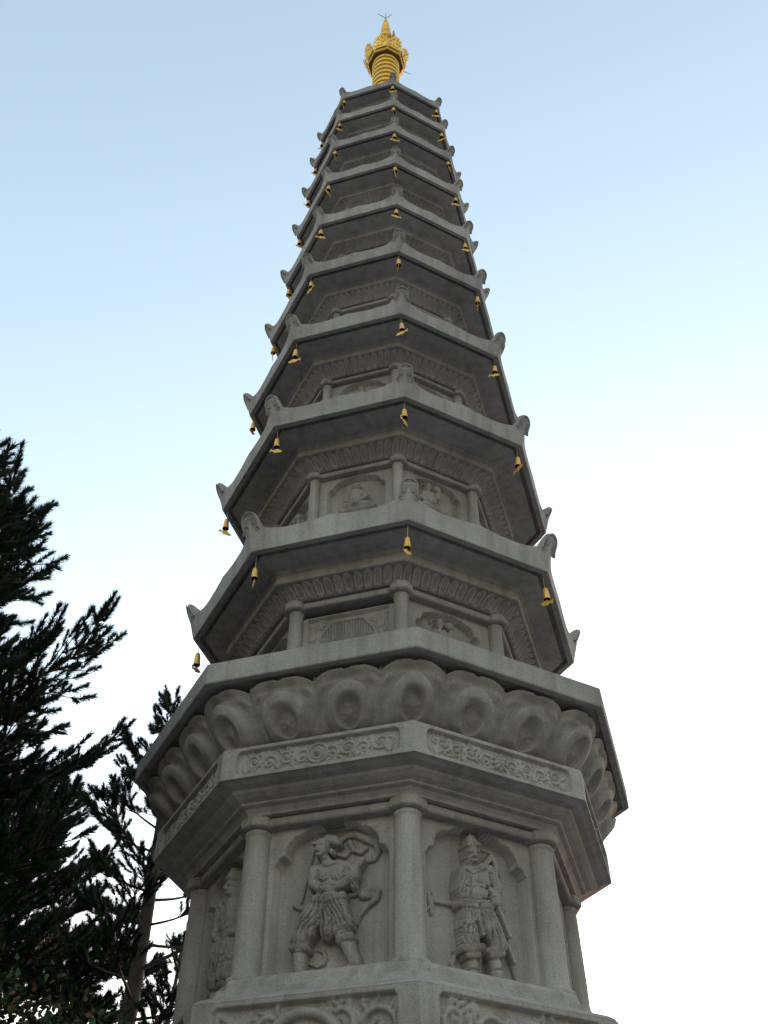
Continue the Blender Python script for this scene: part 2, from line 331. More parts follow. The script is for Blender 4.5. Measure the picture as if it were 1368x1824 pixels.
GUARD_B = [(10, 0, [(125, 1155, 13), (243, 1138, 13), (299, 1054, 13), (309, 951, 13)]), (45, 0, [(87, 919, 26), (136, 1008, 26), (202, 1084, 26), (242, 1006, 26), (226, 881, 26), (206, 758, 26)]), (15, 0, [(171, 556, 12), (291, 577, 11)]), (15, 0, [(261, 703, 16), (317, 640, 16), (248, 565, 13)]), (15, 0, [(-463, 704, 16), (-439, 620, 27), (-410, 538, 27), (-409, 463, 13)]), (15, 0, [(-469, 711, 11), (-402, 644, 11)]), (15, 0, [(-386, 575, 12), (-462, 487, 12)]), (20, 0, [(-372, 578, 20), (-202, 586, 24)]), (20, 0, [(-210, 150, 19), (-235, 86, 19), (-218, 15, 16)]), (20, 20, [(13, 192, 44), (-10, 7, 32)]), (62, 0, [(-63, 684, 95), (12, 700, 97)]), (62, 0, [(-104, 800, 79), (55, 835, 87)]), (86, 0, [(-75, 784, 50), (-69, 776, 44)]), (86, 0, [(44, 794, 53), (50, 788, 47)]), (60, 0, [(-48, 949, 50), (-47, 906, 53)]), (76, 0, [(-33, 1153, 53), (-34, 1091, 63), (-41, 990, 53)]), (104, 0, [(-84, 1097, 20), (-31, 1132, 24), (27, 1132, 20)]), (128, 0, [(-35, 1038, 14), (-33, 1009, 22)]), (118, 0, [(-78, 1033, 15), (14, 1058, 15)]), (114, 0, [(-63, 962, 14), (-9, 976, 14)]), (80, 0, [(-34, 1188, 34), (-32, 1171, 32)]), (78, 15, [(-148, 869, 32), (-50, 871, 44), (89, 945, 41)]), (84, 30, [(-137, 835, 61), (-151, 698, 67), (-152, 600, 50)]), (86, 0, [(128, 911, 58), (199, 774, 50), (152, 667, 38)]), (112, 0, [(157, 665, 48), (158, 632, 41)]), (62, 45, [(-97, 530, 74), (-112, 384, 79), (-90, 241, 79)]), (66, 45, [(57, 546, 79), (110, 412, 84), (172, 291, 67)]), (84, 12, [(-175, 563, 32), (-38, 572, 35), (126, 592, 34)]), (98, 15, [(-164, 613, 34), (-3, 615, 34), (87, 617, 27)]), (104, 12, [(-40, 542, 24), (-8, 437, 27), (16, 339, 20)]), (104, 12, [(106, 556, 24), (174, 409, 27), (224, 285, 20)]), (92, 20, [(-142, 457, 38), (-97, 419, 38), (-46, 469, 32)]), (96, 25, [(-190, 187, 31), (-97, 194, 31), (0, 232, 31)]), (94, 25, [(49, 211, 24), (134, 230, 27), (226, 270, 27)]), (62, 0, [(-81, 189, 58), (-87, 6, 47)]), (62, 0, [(133, 214, 58), (156, 37, 50)]), (60, 0, [(-84, -14, 38), (-130, -28, 31)]), (60, 0, [(158, 19, 38), (241, 4, 27)]), (92, 20, [(-139, 141, 27), (-37, 160, 27)]), (92, 20, [(90, 183, 27), (204, 215, 27)]), (112, 0, [(95, 793, 17), (222, 499, 17), (276, 365, 15)]), (60, 0, [(276, 365, 15), (345, 184, 15)]), (26, 0, [(345, 184, 15), (402, 27, 15)]), (-18, 0, [(-6, 573, 12), (8, 440, 14), (21, 254, 14)]), (-14, 0, [(-10, 855, 12), (-13, 695, 12)]), (-14, 0, [(-151, 698, 12), (-78, 701, 12), (-18, 735, 12)]), (-14, 0, [(-3, 722, 12), (54, 722, 12), (115, 759, 12)]), (-16, 0, [(-173, 595, 10), (-3, 618, 10), (131, 659, 10)]), (-16, 0, [(-185, 520, 10), (-25, 537, 10), (126, 560, 10)]), (-16, 0, [(-142, 837, 12), (-53, 826, 12), (85, 905, 12)]), (-16, 0, [(-81, 839, 12), (-97, 710, 12), (-108, 609, 12)]), (-16, 0, [(116, 874, 12), (123, 791, 12), (110, 704, 12)]), (-14, 0, [(-185, 393, 12), (-132, 362, 12), (-36, 423, 12)]), (-12, 0, [(-190, 322, 10), (-120, 305, 10), (-22, 355, 10)]), (-14, 0, [(-95, 1064, 10), (-34, 1093, 10), (30, 1097, 10)]), (-12, 0, [(-29, 1216, 10), (-33, 1109, 10)]), (-12, 0, [(-76, 1023, 8), (-52, 1025, 8)]), (-12, 0, [(-22, 1032, 8), (4, 1044, 8)]), (-12, 0, [(-62, 980, 8), (-25, 985, 8)]), (-16, 0, [(-95, 929, 12), (-46, 923, 12), (9, 956, 12)]), (-14, 0, [(-131, 105, 10), (-24, 124, 10)]), (-12, 0, [(-131, 30, 10), (-33, 48, 10)]), (-14, 0, [(95, 146, 10), (197, 172, 10)]), (-12, 0, [(112, 66, 10), (205, 90, 10)]), (-12, 0, [(73, 453, 10), (109, 302, 10)]), (-12, 0, [(-147, 504, 10), (-158, 407, 10)]), (-12, 0, [(-85, 358, 10), (-97, 232, 10)])]

# ================================================================== THE PAGODA
pagoda = thing('stone_pagoda', 'tall grey granite octagonal pagoda of nine roofs, with carved guardians and a gold spire', 'pagoda')
CR = math.cos(math.pi/8)
def on_face(name, me, j, R, z, mat=None, parent=pagoda):
    a = az(j)+math.pi/8; ap = R*CR
    return obj(name, me, mat or STONE_C, parent, (ap*math.cos(a), ap*math.sin(a), z+ZO), a+math.pi/2)
def side(R): return 2*R*math.sin(math.pi/8)
def part(name, prof, bw=.008, parent=pagoda, **k):
    V, F = loft(prof, **k); me = mesh(name, V, F)
    if bw: bevel(me, bw, 2)
    return obj(name, me, STONE, parent)

# steps and foot of the pagoda, below the picture
part('foundation', [(4.2, -1.62), (4.2, -1.35), (3.7, -1.345), (3.7, -1.05), (3.2, -1.045), (3.2, -.75), (2.9, -.745), (2.8, -.3), (2.45, -.1)], .015)
part('pedestal', [(2.30, -.1), (2.30, 1.55), (2.42, 1.62), (2.45, 1.80), (2.33, 1.90), (2.26, 1.92)], .015)
BH = .8745
part('carved_band', [(2.330, 1.90), (2.26, 1.901), (2.26, 2.778), (2.330, 2.779)], 0, close_bottom=False, close_top=False)
bb = [scroll_field(side(2.33), BH, .79, m, s, .0080, .060, 2) for m, s in ((1, 5), (2, 11))]
for j in range(8): on_face('scroll_panel', bb[(j+1) % 2], j, 2.33, 1.905)
part('base_moulding', [(2.20, 2.7785), (2.322, 2.7805), (2.315, 2.800), (2.26, 2.835), (2.19, 2.86), (2.13, 2.885), (2.105, 2.905), (2.10, 2.945), (2.03, 2.965), (2.005, 2.985), (2.0, 3.035), (1.97, 3.070), (1.93, 3.088), (1.70, 3.129), (1.6, 3.1295)], .005)

# ---- lower storey: walls with niches, guardians, columns
WR, WH = 1.80, 1.27
part('storey_core', [(1.62, 3.10), (1.62, 4.46)], 0)
GUARD_A_ = None
nic = niche('niche_panel', side(WR), WH, .515, .006, .87, 1.262, .13, .0068)
figA = figure('guardian_figure', GUARD_A, side(WR), WH, .0048, .128)
figB = figure('guardian_figure', GUARD_B, side(WR), WH, .0048, .128)
figC = figure('guardian_figure', GUARD_B, side(WR), WH, .0068, .128, -1)
figD = figure('guardian_figure', GUARD_A, side(WR), WH, .0068, .128, -1)
for j in range(8):
    n = on_face('niche_panel', nic, j, WR, 3.128, STONE)
    f = on_face('guardian_figure', {-1: figA, 7: figA, 0: figB, 6: figC, 1: figC, 2: figA, 3: figB, 4: figD, 5: figA}[j], j, WR, 3.128, parent=None)
    f.parent = n; f.location = (0, 0, 0); f.rotation_euler = (0, 0, 0)

def column_mesh(r, h):
    prof = [(r*1.16, 0), (r*1.20, .02), (r*1.17, .04), (r*1.05, .055), (r*1.0, .07), (r*.985, h*.45), (r*.88, h-.06), (r*.86, h-.055), (r*.92, h-.045), (r*.94, h-.02), (r*.90, h)]
    sc = [.12, .13, .12, 0, 0, 0, 0, 0, .08, .08, 0]
    V, F = lathe(prof, 40, sc)
    return mesh('column', V, F, True)
cm = column_mesh(.128, 1.313)
def capital_mesh(w, h, name='capital'):
    MBb = MB(); n = 8; V = []; F = []
    pr = [(w*.80, 0), (w, .012), (w, h-.02), (w*.94, h)]
    for R, z in pr:
        for k in range(n):
            a = math.pi/8+k*math.pi/4; V.append((R*math.cos(a)/CR, R*math.sin(a)/CR, z))
    for i in range(3):
        for k in range(n): F.append((i*n+k, i*n+(k+1) % n, (i+1)*n+(k+1) % n, (i+1)*n+k))
    F.append(tuple(range(7, -1, -1))); F.append(tuple(24+k for k in range(8)))
    return bevel(mesh(name, V, F), .006, 2)
cap = capital_mesh(.165, .105)
for j in range(8):
    a = az(j); Rc = 1.80
    c = obj('column', cm, STONE, pagoda, (Rc*math.cos(a), Rc*math.sin(a), 3.060+ZO), a)
    obj('capital', cap, STONE, c, (0, 0, 1.315))
part('beam', [(1.80, 4.385), (1.885, 4.386), (1.905, 4.40), (1.905, 4.455), (1.89, 4.472), (1.7, 4.4725)], .006)
part('cornice', [(1.70, 4.474), (1.955, 4.478), (1.965, 4.50), (2.00, 4.535), (2.045, 4.548), (2.052, 4.556), (2.055, 4.566), (2.11, 4.585), (2.165, 4.615), (2.175, 4.632), (2.18, 4.640), (2.25, 4.650), (2.29, 4.664), (2.327, 4.672), (2.26, 4.69)], .0, close_top=False)
part('frieze_band', [(2.332, 4.674), (2.25, 4.675), (2.25, 4.978), (2.332, 4.979)], 0, close_bottom=False)
tb = [scroll_field(side(2.333), .305, .228, m, s, .0050, .045) for m, s in ((1, 3), (2, 8))]
for j in range(8): on_face('scroll_panel', tb[(j+1) % 2], j, 2.333, 4.674)

# ---- the lotus bowl: 24 petals
def octr(th, R, p=46):
    f = (th-az(0)) % (math.pi/4)
    r1 = R*CR/math.cos(f-math.pi/8)
    return (r1**-p+(R*.985)**-p)**(-1/p)
def sstep(a, b, x):
    t = np.clip((x-a)/(b-a), 0, 1); return t*t*(3-2*t)
def lotus():
    per, nu, nv = 3, 44, 56
    cols = 8*per*nu
    pv = np.array([0, .12, .28, .45, .62, .78, .90, 1.0])
    pR = np.array([1.99, 2.10, 2.225, 2.335, 2.425, 2.48, 2.505, 2.515]); pz = np.array([4.972, 5.01, 5.08, 5.175, 5.285, 5.385, 5.455, 5.515])
    v = np.linspace(0, 1, nv)
    Rv = np.interp(v, pv, pR); zv = np.interp(v, pv, pz)
    V = np.zeros((cols, nv, 3))
    for c in range(cols):
        u = c/nu; side_i = int(u//per); t = u/per-side_i
        # place along straight side then round the corner
        x = (t-.5)*2*math.sin(math.pi/8)/CR/1.0
        f = math.atan(x); th = az(side_i)+math.pi/8+f
        a = u-round(u)
        vt = 1-.12*abs(2*a)**3.2-.04*math.exp(-(abs(a)/.07)**1.3)
        A = min(1, abs(a)/.5)
        d = .080*math.sqrt(max(0, 1-(A*.99)**3.2))-.045
        rho = np.sqrt((a/.35)**2+((v-.42)/.36)**2)
        out = sstep(1.0, 1.08, rho)
        dd = d*np.clip(v/.2, 0.1, 1)+0*v
        dd = dd-.035*out*(1-sstep(1.25, 1.6, rho))*sstep(.25, .6, v)
        dd = dd+.058*(1-out)*(.55+.45*np.sqrt(np.clip(1-rho**2, 0, 1)))-.105*(1-sstep(.36, .62, rho))
        ang = np.arctan2((v-.42)/.36, a/.35)
        dd = dd+.012*np.abs(np.sin(ang*4))*sstep(.08, .18, rho)*(1-sstep(.32, .42, rho))+.020*(1-sstep(.08, .14, rho))
        dd = dd+.030*sstep(.11, .0, vt-v)                       # rolled lip
        dd = dd+.010*np.exp(-((vt-v-.17)/.035)**2)*out
        over = v > vt
        back = -.15+.135*max(0, 1-(.5-abs(a))/.14)
        k = sstep(0, .035, v-vt)
        dd = dd*(1-k)+back*k
        Rr = Rv+dd
        base = octr(th, 1.0)
        zz = zv-.05*(1-sstep(.80, 1.02, rho))*0
        V[c, :, 0] = Rr*base*math.cos(th); V[c, :, 1] = Rr*base*math.sin(th); V[c, :, 2] = zz+ZO
    I = np.arange(cols*nv).reshape(cols, nv); J = np.roll(I, -1, 0)
    F = np.stack([I[:, :-1], J[:, :-1], J[:, 1:], I[:, 1:]], -1).reshape(-1, 4)
    return mesh('lotus_bowl', V.reshape(-1, 3), F, True)
obj('lotus_bowl', lotus(), STONE_C, pagoda)
part('slab', [(2.35, 5.50), (2.36, 5.56), (2.575, 5.562), (2.585, 5.532), (2.655, 5.531), (2.662, 5.540), (2.664, 5.748), (2.655, 5.757), (1.6, 5.80)], .004)

# ---- storeys and roofs
ZR = [7.441, 9.590, 11.561, 13.375, 14.993, 16.552, 17.958, 19.211, 20.361]
RR = [2.296, 2.187, 2.010, 1.845, 1.712, 1.615, 1.524, 1.440, 1.350]
KK = [1, .84, .78, .72, .67, .63, .59, .55, .52]         # storey detail scale
KF = [1, .955, .91, .86, .82, .77, .73, .68, .64]        # fascia and finial scale

def dentils(R0, z0, R1, z1, n, k):
    nu, nv = 12, 12; cols = 8*n*nu; V = np.zeros((cols, nv, 3)); v = np.linspace(0, 1, nv)
    Rv = R0+(R1-R0)*v**1.5; zv = z0+(z1-z0)*v
    for c in range(cols):
        u = c/nu; si = int(u//n); t = u/n-si
        th = az(si)+math.pi/8+math.atan((t-.5)*2*math.tan(math.pi/8))
        a = (u % 1)-.5; A = abs(a)*2
        o = sstep(.98, .80, A+.55*np.clip((v-.7)/.3, 0, 1)**2)*sstep(0, .1, v)
        i = sstep(.50, .36, A+.3*np.clip((v-.62)/.2, 0, 1)**2)*sstep(.1, .2, v)
        dd = k*(.045*o-.028*i+.02*sstep(.22, .1, A)*i)
        r = (Rv+dd)*octr(th, 1.0, 60)
        V[c, :, 0] = r*math.cos(th); V[c, :, 1] = r*math.sin(th); V[c, :, 2] = zv+ZO
    I = np.arange(cols*nv).reshape(cols, nv); J = np.roll(I, -1, 0)
    F = np.stack([I[:, :-1], J[:, :-1], J[:, 1:], I[:, 1:]], -1).reshape(-1, 4)
    return mesh('lotus_cornice', V.reshape(-1, 3), F, True)

def roof_mesh(R, z, k, kf, Rin, z_top, R_top):
    m = 24; cols = 8*m; rows = []
    def ring(fR, fz, p=None):
        P = []
        for c in range(cols):
            si = c//m; t = c/m-si
            th = az(si)+math.pi/8+math.atan((t-.5)*2*math.tan(math.pi/8))
            q = CR/math.cos(th-az(si)-math.pi/8)
            Rr = fR(t) if callable(fR) else fR; zz = fz(t) if callable(fz) else fz
            P.append((Rr*q*math.cos(th), Rr*q*math.sin(th), zz+ZO))
        rows.append(P)
    def topz(t):                                 # two shallow sags per side with a peak between, lifted at the corners
        s = (t*2) % 1; sag = 4*s*(1-s)
        e = abs(2*t-1)
        return z+kf*(.318+.005*e-.055*sag+.075*(max(0, e-.80)/.20)**1.6)
    flare = lambda t: R*1.004+kf*.095*(max(0, abs(2*t-1)-.55)/.45)**2.2
    ring(Rin, z-.02*k); ring(Rin*1.02, z-.013*k)
    ring(R*.940, z+.008); ring(R*.942, z+.075); ring(R*.966, z+.075); ring(R*.968, z+.001); ring(R*.997, z-.0); ring(R, z+.004)
    ring(flare, topz)
    ring(lambda t: flare(t)-.03*kf, lambda t: topz(t)+.012*kf)
    ring(lambda t: R*.80, lambda t: z+kf*(.40+.06*abs(2*t-1)**3))
    ring(R*.66 if R_top < R*.62 else R_top+.04, lambda t: z_top-.05)
    ring(R_top, z_top)
    V = [p for r in rows for p in r]; F = []
    for i in range(len(rows)-1):
        for c in range(cols):
            c2 = (c+1) % cols; F.append((i*cols+c, i*cols+c2, (i+1)*cols+c2, (i+1)*cols+c))
    F.append(tuple((len(rows)-1)*cols+c for c in range(cols)))
    return mesh('roof', V, F)

def finial_mesh():
    """upturned corner ornament; local -Y is outward, origin at the roof corner bottom edge"""
    b = MB()
    # carved round-headed plaque
    X, Z = grid(-.135, .135, .27, .52, .0075)
    dd = np.hypot(X, np.maximum(Z-.405, 0))-.108-.03*np.clip((.34-Z)/.07, 0, 1)**2
    body = (dd < 0) & (Z < .536)
    rim = (dd < 0) & (dd > -.024)
    S = np.zeros_like(X)
    for cx, cz, r0 in ((-.045, .375, .038), (.045, .375, .038), (0, .445, .038), (0, .32, .022)):
        P = [(cx+r*math.cos(a), cz+r*math.sin(a), .012) for a, r in [(i*.5, r0*(1-i/18)) for i in range(16)]]
        stroke(S, X, Z, P, .0, 0, 1.0)
    S = np.where(rim, .026, np.where(body & (Z > .29), S*1.4, .004))
    lean = -.02+.135*((Z-.20)/.32)
    V = np.stack([X, -(S+lean+.01), Z], -1).reshape(-1, 3); nz, nx = X.shape
    I = np.arange(nz*nx).reshape(nz, nx); Fq = np.stack([I[:-1, :-1], I[:-1, 1:], I[1:, 1:], I[1:, :-1]], -1).reshape(-1, 4)
    Fq = Fq[body.reshape(-1)[Fq].all(1)]
    b.add(V, Fq)
    # solid body behind the plaque, falling inward along the hip
    st = [(-.140, .512, .0), (-.11, .522, 0), (-.07, .505, 0), (-.01, .455, 0), (.06, .405, 0), (.15, .37, 0), (.32, .36, 0)]
    secs = []
    for (y, zt, _) in st:
        wd = .104 if y < 0 else .095
        zb = .30
        fr = max(0, (-y-.02))
        pts = []
        for i in range(9):
            a = math.pi*i/8
            pts.append((wd*math.cos(a), y+.03, zt-wd*.75+wd*.75*math.sin(a)))
        # lower corners lean back to the fascia
        yb = y+.03+(.085 if y < 0 else .03)
        pts = [(wd, yb, zb)]+pts+[(-wd, yb, zb)]
        secs.append(pts)
    n = len(secs[0]); V = [p for s in secs for p in s]; F = []
    for i in range(len(secs)-1):
        for k in range(n-1): F.append((i*n+k, i*n+k+1, (i+1)*n+k+1, (i+1)*n+k))
    F.append(tuple(range(n-1, -1, -1))); F.append(tuple((len(secs)-1)*n+k for k in range(n)))
    b.add(V, F)
    return b.mesh('corner_finial')
fin = finial_mesh()

W1 = side(1.52)
def lattice_mesh():
    X, Z = grid(-W1/2, W1/2, 0, 1.20, .0072)
    H = np.zeros_like(X)
    fr = (np.abs(X+.01) < .455) & (Z > .82) & (Z < 1.185); H[fr] = -.045
    rnd = random.Random(4); S = np.zeros_like(X)
    for s_ in (-1, 1):
        for q in range(16):
            x = s_*rnd.uniform(.24, .44); z = rnd.uniform(.90, 1.17)
            P = [(x+.035*(1-i/12)*math.cos(i*.6), z+.035*(1-i/12)*math.sin(i*.6), .011) for i in range(11)]
            stroke(S, X, Z, P, .006)
    S = np.minimum(S, .03)
    H = np.where(fr, H+S, H)
    # trapezoid window with a moulded frame and vertical bars
    t = np.clip((Z-.86)/.24, 0, 1.3); wdt = .315-.16*t**1.3
    ins = (np.abs(X+.02) < wdt+.035) & (Z > .80) & (Z < 1.125); H[ins] = -.005
    gap = (np.abs(X+.02) < wdt) & (Z > .885) & (Z < 1.09); H[gap] = -.04
    bar = gap & ((np.abs(((X+.02)/.030) % 1-.5)) < .27); H[bar] = -.018
    ln = ins & (np.abs(X+.02) < .30) & ((np.abs(Z-.868) < .006) | (np.abs(Z-.846) < .005)); H[ln] = -.03
    return hf_mesh('window_panel', X, Z, H, smooth=False)

lattice = lattice_mesh()
def storey(i):
    k = KK[i]; z = ZR[i]; R = RR[i]
    if i == 0: zb, Rw = 5.77, 1.52
    else: zb, Rw = ZR[i-1]+.46*KF[i-1], (R*.64 if i < 9 else 0)-.03*k
    zc = z-.405*k if i == 0 else z-.44*k                          # top of the columns
    zc = [7.045, 9.235][i] if i < 2 else zc
    body = obj('storey', mesh('storey', *loft([(Rw-.14*k, zb-.05), (Rw-.14*k, zc+.05)])), STONE, pagoda)
    h = zc-zb; Ws = side(Rw)
    hw = Ws*.345; zs_, zt_ = h-.30*k, h-.035*k
    if i < 3:
        res = .0075 if i < 2 else .012
        nm = niche('niche_panel', Ws, h, hw, .02, zs_, zt_, .10*k, res)
        bud = figure('seated_buddha', BUDDHA, Ws, h, .0075, .098*k, 1, .95 if i == 1 else .9, 0, h-.19*k-.455*(.95 if i == 1 else .9))
        att = figure('attendant_figure', ATTEND, Ws, h, .0075, .098*k, 1, .95, .0, h-.12*k-.455*.95)
        for j in range(8):
            if i == 0 and j in (7, 3):
                on_face('window_panel', lattice, j, Rw, zb, parent=body); continue
            p = on_face('niche_panel', nm, j, Rw, zb, STONE, parent=body)
            f = on_face('seated_buddha' if (i == 1 and j == 7) or (i != 1 and j % 2) or (i == 2) else 'attendant_figure',
                        bud if (i == 1 and j == 7) or (i != 1 and j % 2) or i == 2 else att, j, Rw, zb, parent=body)
    else:
        nm = niche('niche_panel', Ws, h, hw, .02, zs_, zt_, .08*k, .016)
        for j in range(8): on_face('niche_panel', nm, j, Rw, zb, STONE, parent=body)
    cme = column_mesh(.084*k if i else .086, h)
    for j in range(8):
        a = az(j); obj('column', cme, STONE, body, ((Rw+.02*k)*math.cos(a), (Rw+.02*k)*math.sin(a), zb+ZO), a)
    # beam with corner blocks
    V, F = loft([(Rw-.02, zc), (Rw+.085*k, zc+.001), (Rw+.10*k, zc+.012), (Rw+.10*k, zc+.075*k), (Rw+.07*k, zc+.083*k), (Rw+.075*k, zc+.092*k), (Rw+.15*k, zc+.10*k), (Rw+.15*k, zc+.14*k)]); obj('beam', bevel(mesh('beam', V, F), .006*k, 2), STONE, body)
    cp = capital_mesh(.125*k, .11*k)
    for j in range(8):
        a = az(j); obj('capital', cp, STONE, body, ((Rw+.035*k)*math.cos(a), (Rw+.035*k)*math.sin(a), zc-.01*k+ZO), a)
    # lotus cornice and stepped soffit
    R0 = Rw+.13*k; R1 = (1.825 if i == 0 else Rw+.36*k)
    z0 = zc+.085*k; z1 = z-.19*k
    obj('lotus_cornice', dentils(R0, z0, R1, z1, 12, k), STONE_C, pagoda)
    Rs = R1+.06*k
    V, F = loft([(R0-.03, z0-.004), (R0, z0-.003)], close_top=False)
    obj('soffit_step', bevel(mesh('soffit_step', *loft([(R1-.1, z1-.003), (Rs-.01, z1-.002), (Rs, z1+.01), (Rs, z-.075*k), (Rs+.015*k, z-.07*k), (Rs+.035*k, z-.03*k), (Rs+.04*k, z-.004)])), .005, 2), STONE, pagoda)
    if i < 8: zt, Rt = z+.46*KF[i], RR[i+1]*.64+.06
    else: zt, Rt = z+.75*KF[i], .42
    me = roof_mesh(R, z, k, KF[i], Rs+.02*k, zt, Rt)
    rf = obj('roof', me, STONE, pagoda)
    for j in range(8):
        a = az(j); Rf = R*1.004
        obj('corner_finial', fin, STONE_C, rf, (Rf*math.cos(a), Rf*math.sin(a), z+ZO), a+math.pi/2, KF[i]*.95)
for i in range(9): storey(i)

# ---- gilded spire
sp = obj('spire', mesh('spire', *lathe([(.42, 20.75+ZO), (.44, 20.9+ZO), (.36, 21.05+ZO), (.25, 21.15+ZO), (.25, 24.50+ZO), (.30, 24.55+ZO)], 32)), GOLD, pagoda)
for zz in np.arange(21.35, 24.5, .218):
    V, F = lathe([(.252, -.062), (.30, -.058), (.318, -.03), (.318, .03), (.30, .058), (.252, .062)], 36)
    obj('ring', mesh('ring', V, F, True) if 'ring' not in bpy.data.meshes else bpy.data.meshes['ring'], GOLD, sp, (0, 0, zz+ZO))
cn = MB(); V, F = loft([(.28, 24.50), (.415, 24.45), (.435, 24.47), (.44, 24.60), (.42, 24.64), (.20, 24.80), (.14, 25.3)]); cn.add(V, F)
obj('canopy', cn.mesh('canopy'), GOLD, sp)
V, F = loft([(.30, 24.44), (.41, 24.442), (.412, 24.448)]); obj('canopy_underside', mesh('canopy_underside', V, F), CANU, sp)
def flame_plate():
    X, Z = grid(-.20, .20, 0, .50, .011)
    env = np.abs(X) < .17*np.interp(Z/.48, [0, .12, .35, .55, .75, .9, 1], [1.0, .92, 1.08, 1.04, .95, .72, .3])*(1+.10*np.sin(Z*70))
    S = np.zeros_like(X); rn = random.Random(2)
    for q in range(13):
        cx, cz = rn.uniform(-.13, .13), rn.uniform(.03, .42)
        stroke(S, X, Z, [(cx+.05*(1-i/14)*math.cos(i*.55+q), cz+.05*(1-i/14)*math.sin(i*.55+q), .015) for i in range(13)], .0)
    stroke(S, X, Z, [(-.17, .02, .02), (.17, .02, .02)]); stroke(S, X, Z, [(0, .02, .022), (0, .44, .012)])
    m = env & ((S > 0.001) | (Z < .20) | (np.abs(X) < .07) | (np.sin(X*60)*np.sin(Z*47) < .3))
    nz, nx = X.shape; I = np.arange(nz*nx).reshape(nz, nx)
    Fq = np.stack([I[:-1, :-1], I[:-1, 1:], I[1:, 1:], I[1:, :-1]], -1).reshape(-1, 4); Fq = Fq[m.reshape(-1)[Fq].all(1)]
    b = MB(); b.add(np.stack([X, -S-.01, Z], -1).reshape(-1, 3), Fq); b.add(np.stack([X, S+.01, Z], -1).reshape(-1, 3), Fq)
    return b.mesh('flame_plate')
fp = flame_plate()
for j in range(8):
    a = az(j)+math.pi/8; ap = .41
    o = obj('flame_plate', fp, GOLD, sp, (ap*math.cos(a), ap*math.sin(a), 24.55+ZO), a+math.pi/2, (1.0, 1, .92))
    o.rotation_euler = (R_(15), 0, a+math.pi/2)
V, F = lathe([(.11, 25.2), (.13, 25.4), (.14, 25.62), (.13, 25.85), (.07, 26.0), (.07, 26.12), (.14, 26.14), (.15, 26.28), (.08, 26.32), (.06, 26.50), (.115, 26.52), (.12, 26.66), (.06, 26.70), (.05, 26.86), (.085, 26.88), (.085, 27.02), (.045, 27.06), (.04, 27.3), (.03, 27.42), (.0, 27.5)], 24)
obj('pinnacle', mesh('pinnacle', [(x, y, z+ZO) for x, y, z in V], F, True), GOLD, sp)
fl = MB()
for s_ in (-1, 1):
    V, F = tube([(0, -.0, 25.4), (.12, -.05, 25.8), (.20, -.06, 26.2), (.19, -.05, 26.5)], [.05, .045, .035, .012], 8); fl.add([(x, y, z+ZO) for x, y, z in V], F)
obj('flame_crest', fl.mesh('flame_crest', True), GOLD, sp)
for dx_, dy_, l in ((-.20, -.05, .17), (.0, 0, .34), (.16, .02, .34)):
    V, F = tube([(0, 0, 27.45+ZO), (dx_, dy_, 27.45+l+ZO)], [.010, .007], 6)
    obj('lightning_rod', mesh('lightning_rod', V, F), RODM, sp)
for a in (.3, -.5):
    V, F = tube([(.44*math.cos(a), .44*math.sin(a), 24.5+ZO), (.62*math.cos(a), .62*math.sin(a), 24.46+ZO)], [.008, .006], 6)
    obj('spike', mesh('spike', V, F), RODM, sp)
# small bells of the canopy are too fine to tell; the ring of chains stays part of the plates

# ================================================================== WIND BELLS
def bell_mesh():
    V, F = lathe([(.0, .005), (.022, 0), (.036, -.02), (.043, -.06), (.047, -.12), (.054, -.165), (.058, -.18), (.052, -.18)], 24)
    return mesh('bell_body', V, F, True)
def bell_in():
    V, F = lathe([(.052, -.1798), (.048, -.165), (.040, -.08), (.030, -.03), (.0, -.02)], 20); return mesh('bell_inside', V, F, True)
def fish_mesh():
    out = [(-.095, 0), (-.07, .018), (-.03, .030), (-.01, .044), (.01, .030), (.05, .012), (.062, .010), (.098, .034), (.086, .0), (.100, -.030), (.062, -.010), (.03, -.022), (.005, -.040), (-.015, -.026), (-.06, -.022)]
    V = []; n = len(out)
    for y in (-.005, .005): V += [(x, y, z) for x, z in out]
    F = [tuple(range(n)), tuple(range(2*n-1, n-1, -1))]+[(k, k+n, (k+1) % n+n, (k+1) % n) for k in range(n)]
    return mesh('fish_plate', V, F)
bm_, bi_, fm_ = bell_mesh(), bell_in(), fish_mesh()
ordw = ['lowest', 'second lowest', 'third lowest', 'fourth lowest', 'middle', 'fourth highest', 'third highest', 'second highest', 'topmost']
cornw = {0: 'front corner', 1: 'right corner', 2: 'far right corner', -1: 'left corner', -2: 'far left corner'}
rb = random.Random(7)
WL = [.19, .16, .15, .13, .10, .07, .06, .05, .05]
proto = thing('wind_bell', '', 'wind bell', group='gold wind bells hanging under the roof corners')
V, F = tube([(0, 0, .02), (0, 0, -.19)], .0035, 6); w0 = obj('hanging_wire', mesh('hanging_wire', V, F), WIRE, proto)
b0 = obj('bell_body', bm_, BELLG, proto); b1 = obj('bell_inside', bi_, BELLIN, b0)
V, F = tube([(0, 0, -.03), (0, 0, -.225)], .003, 6); w1 = obj('clapper_wire', mesh('clapper_wire', V, F), WIRE, proto)
f0 = obj('fish_plate', fm_, FISHG, proto)
first = True
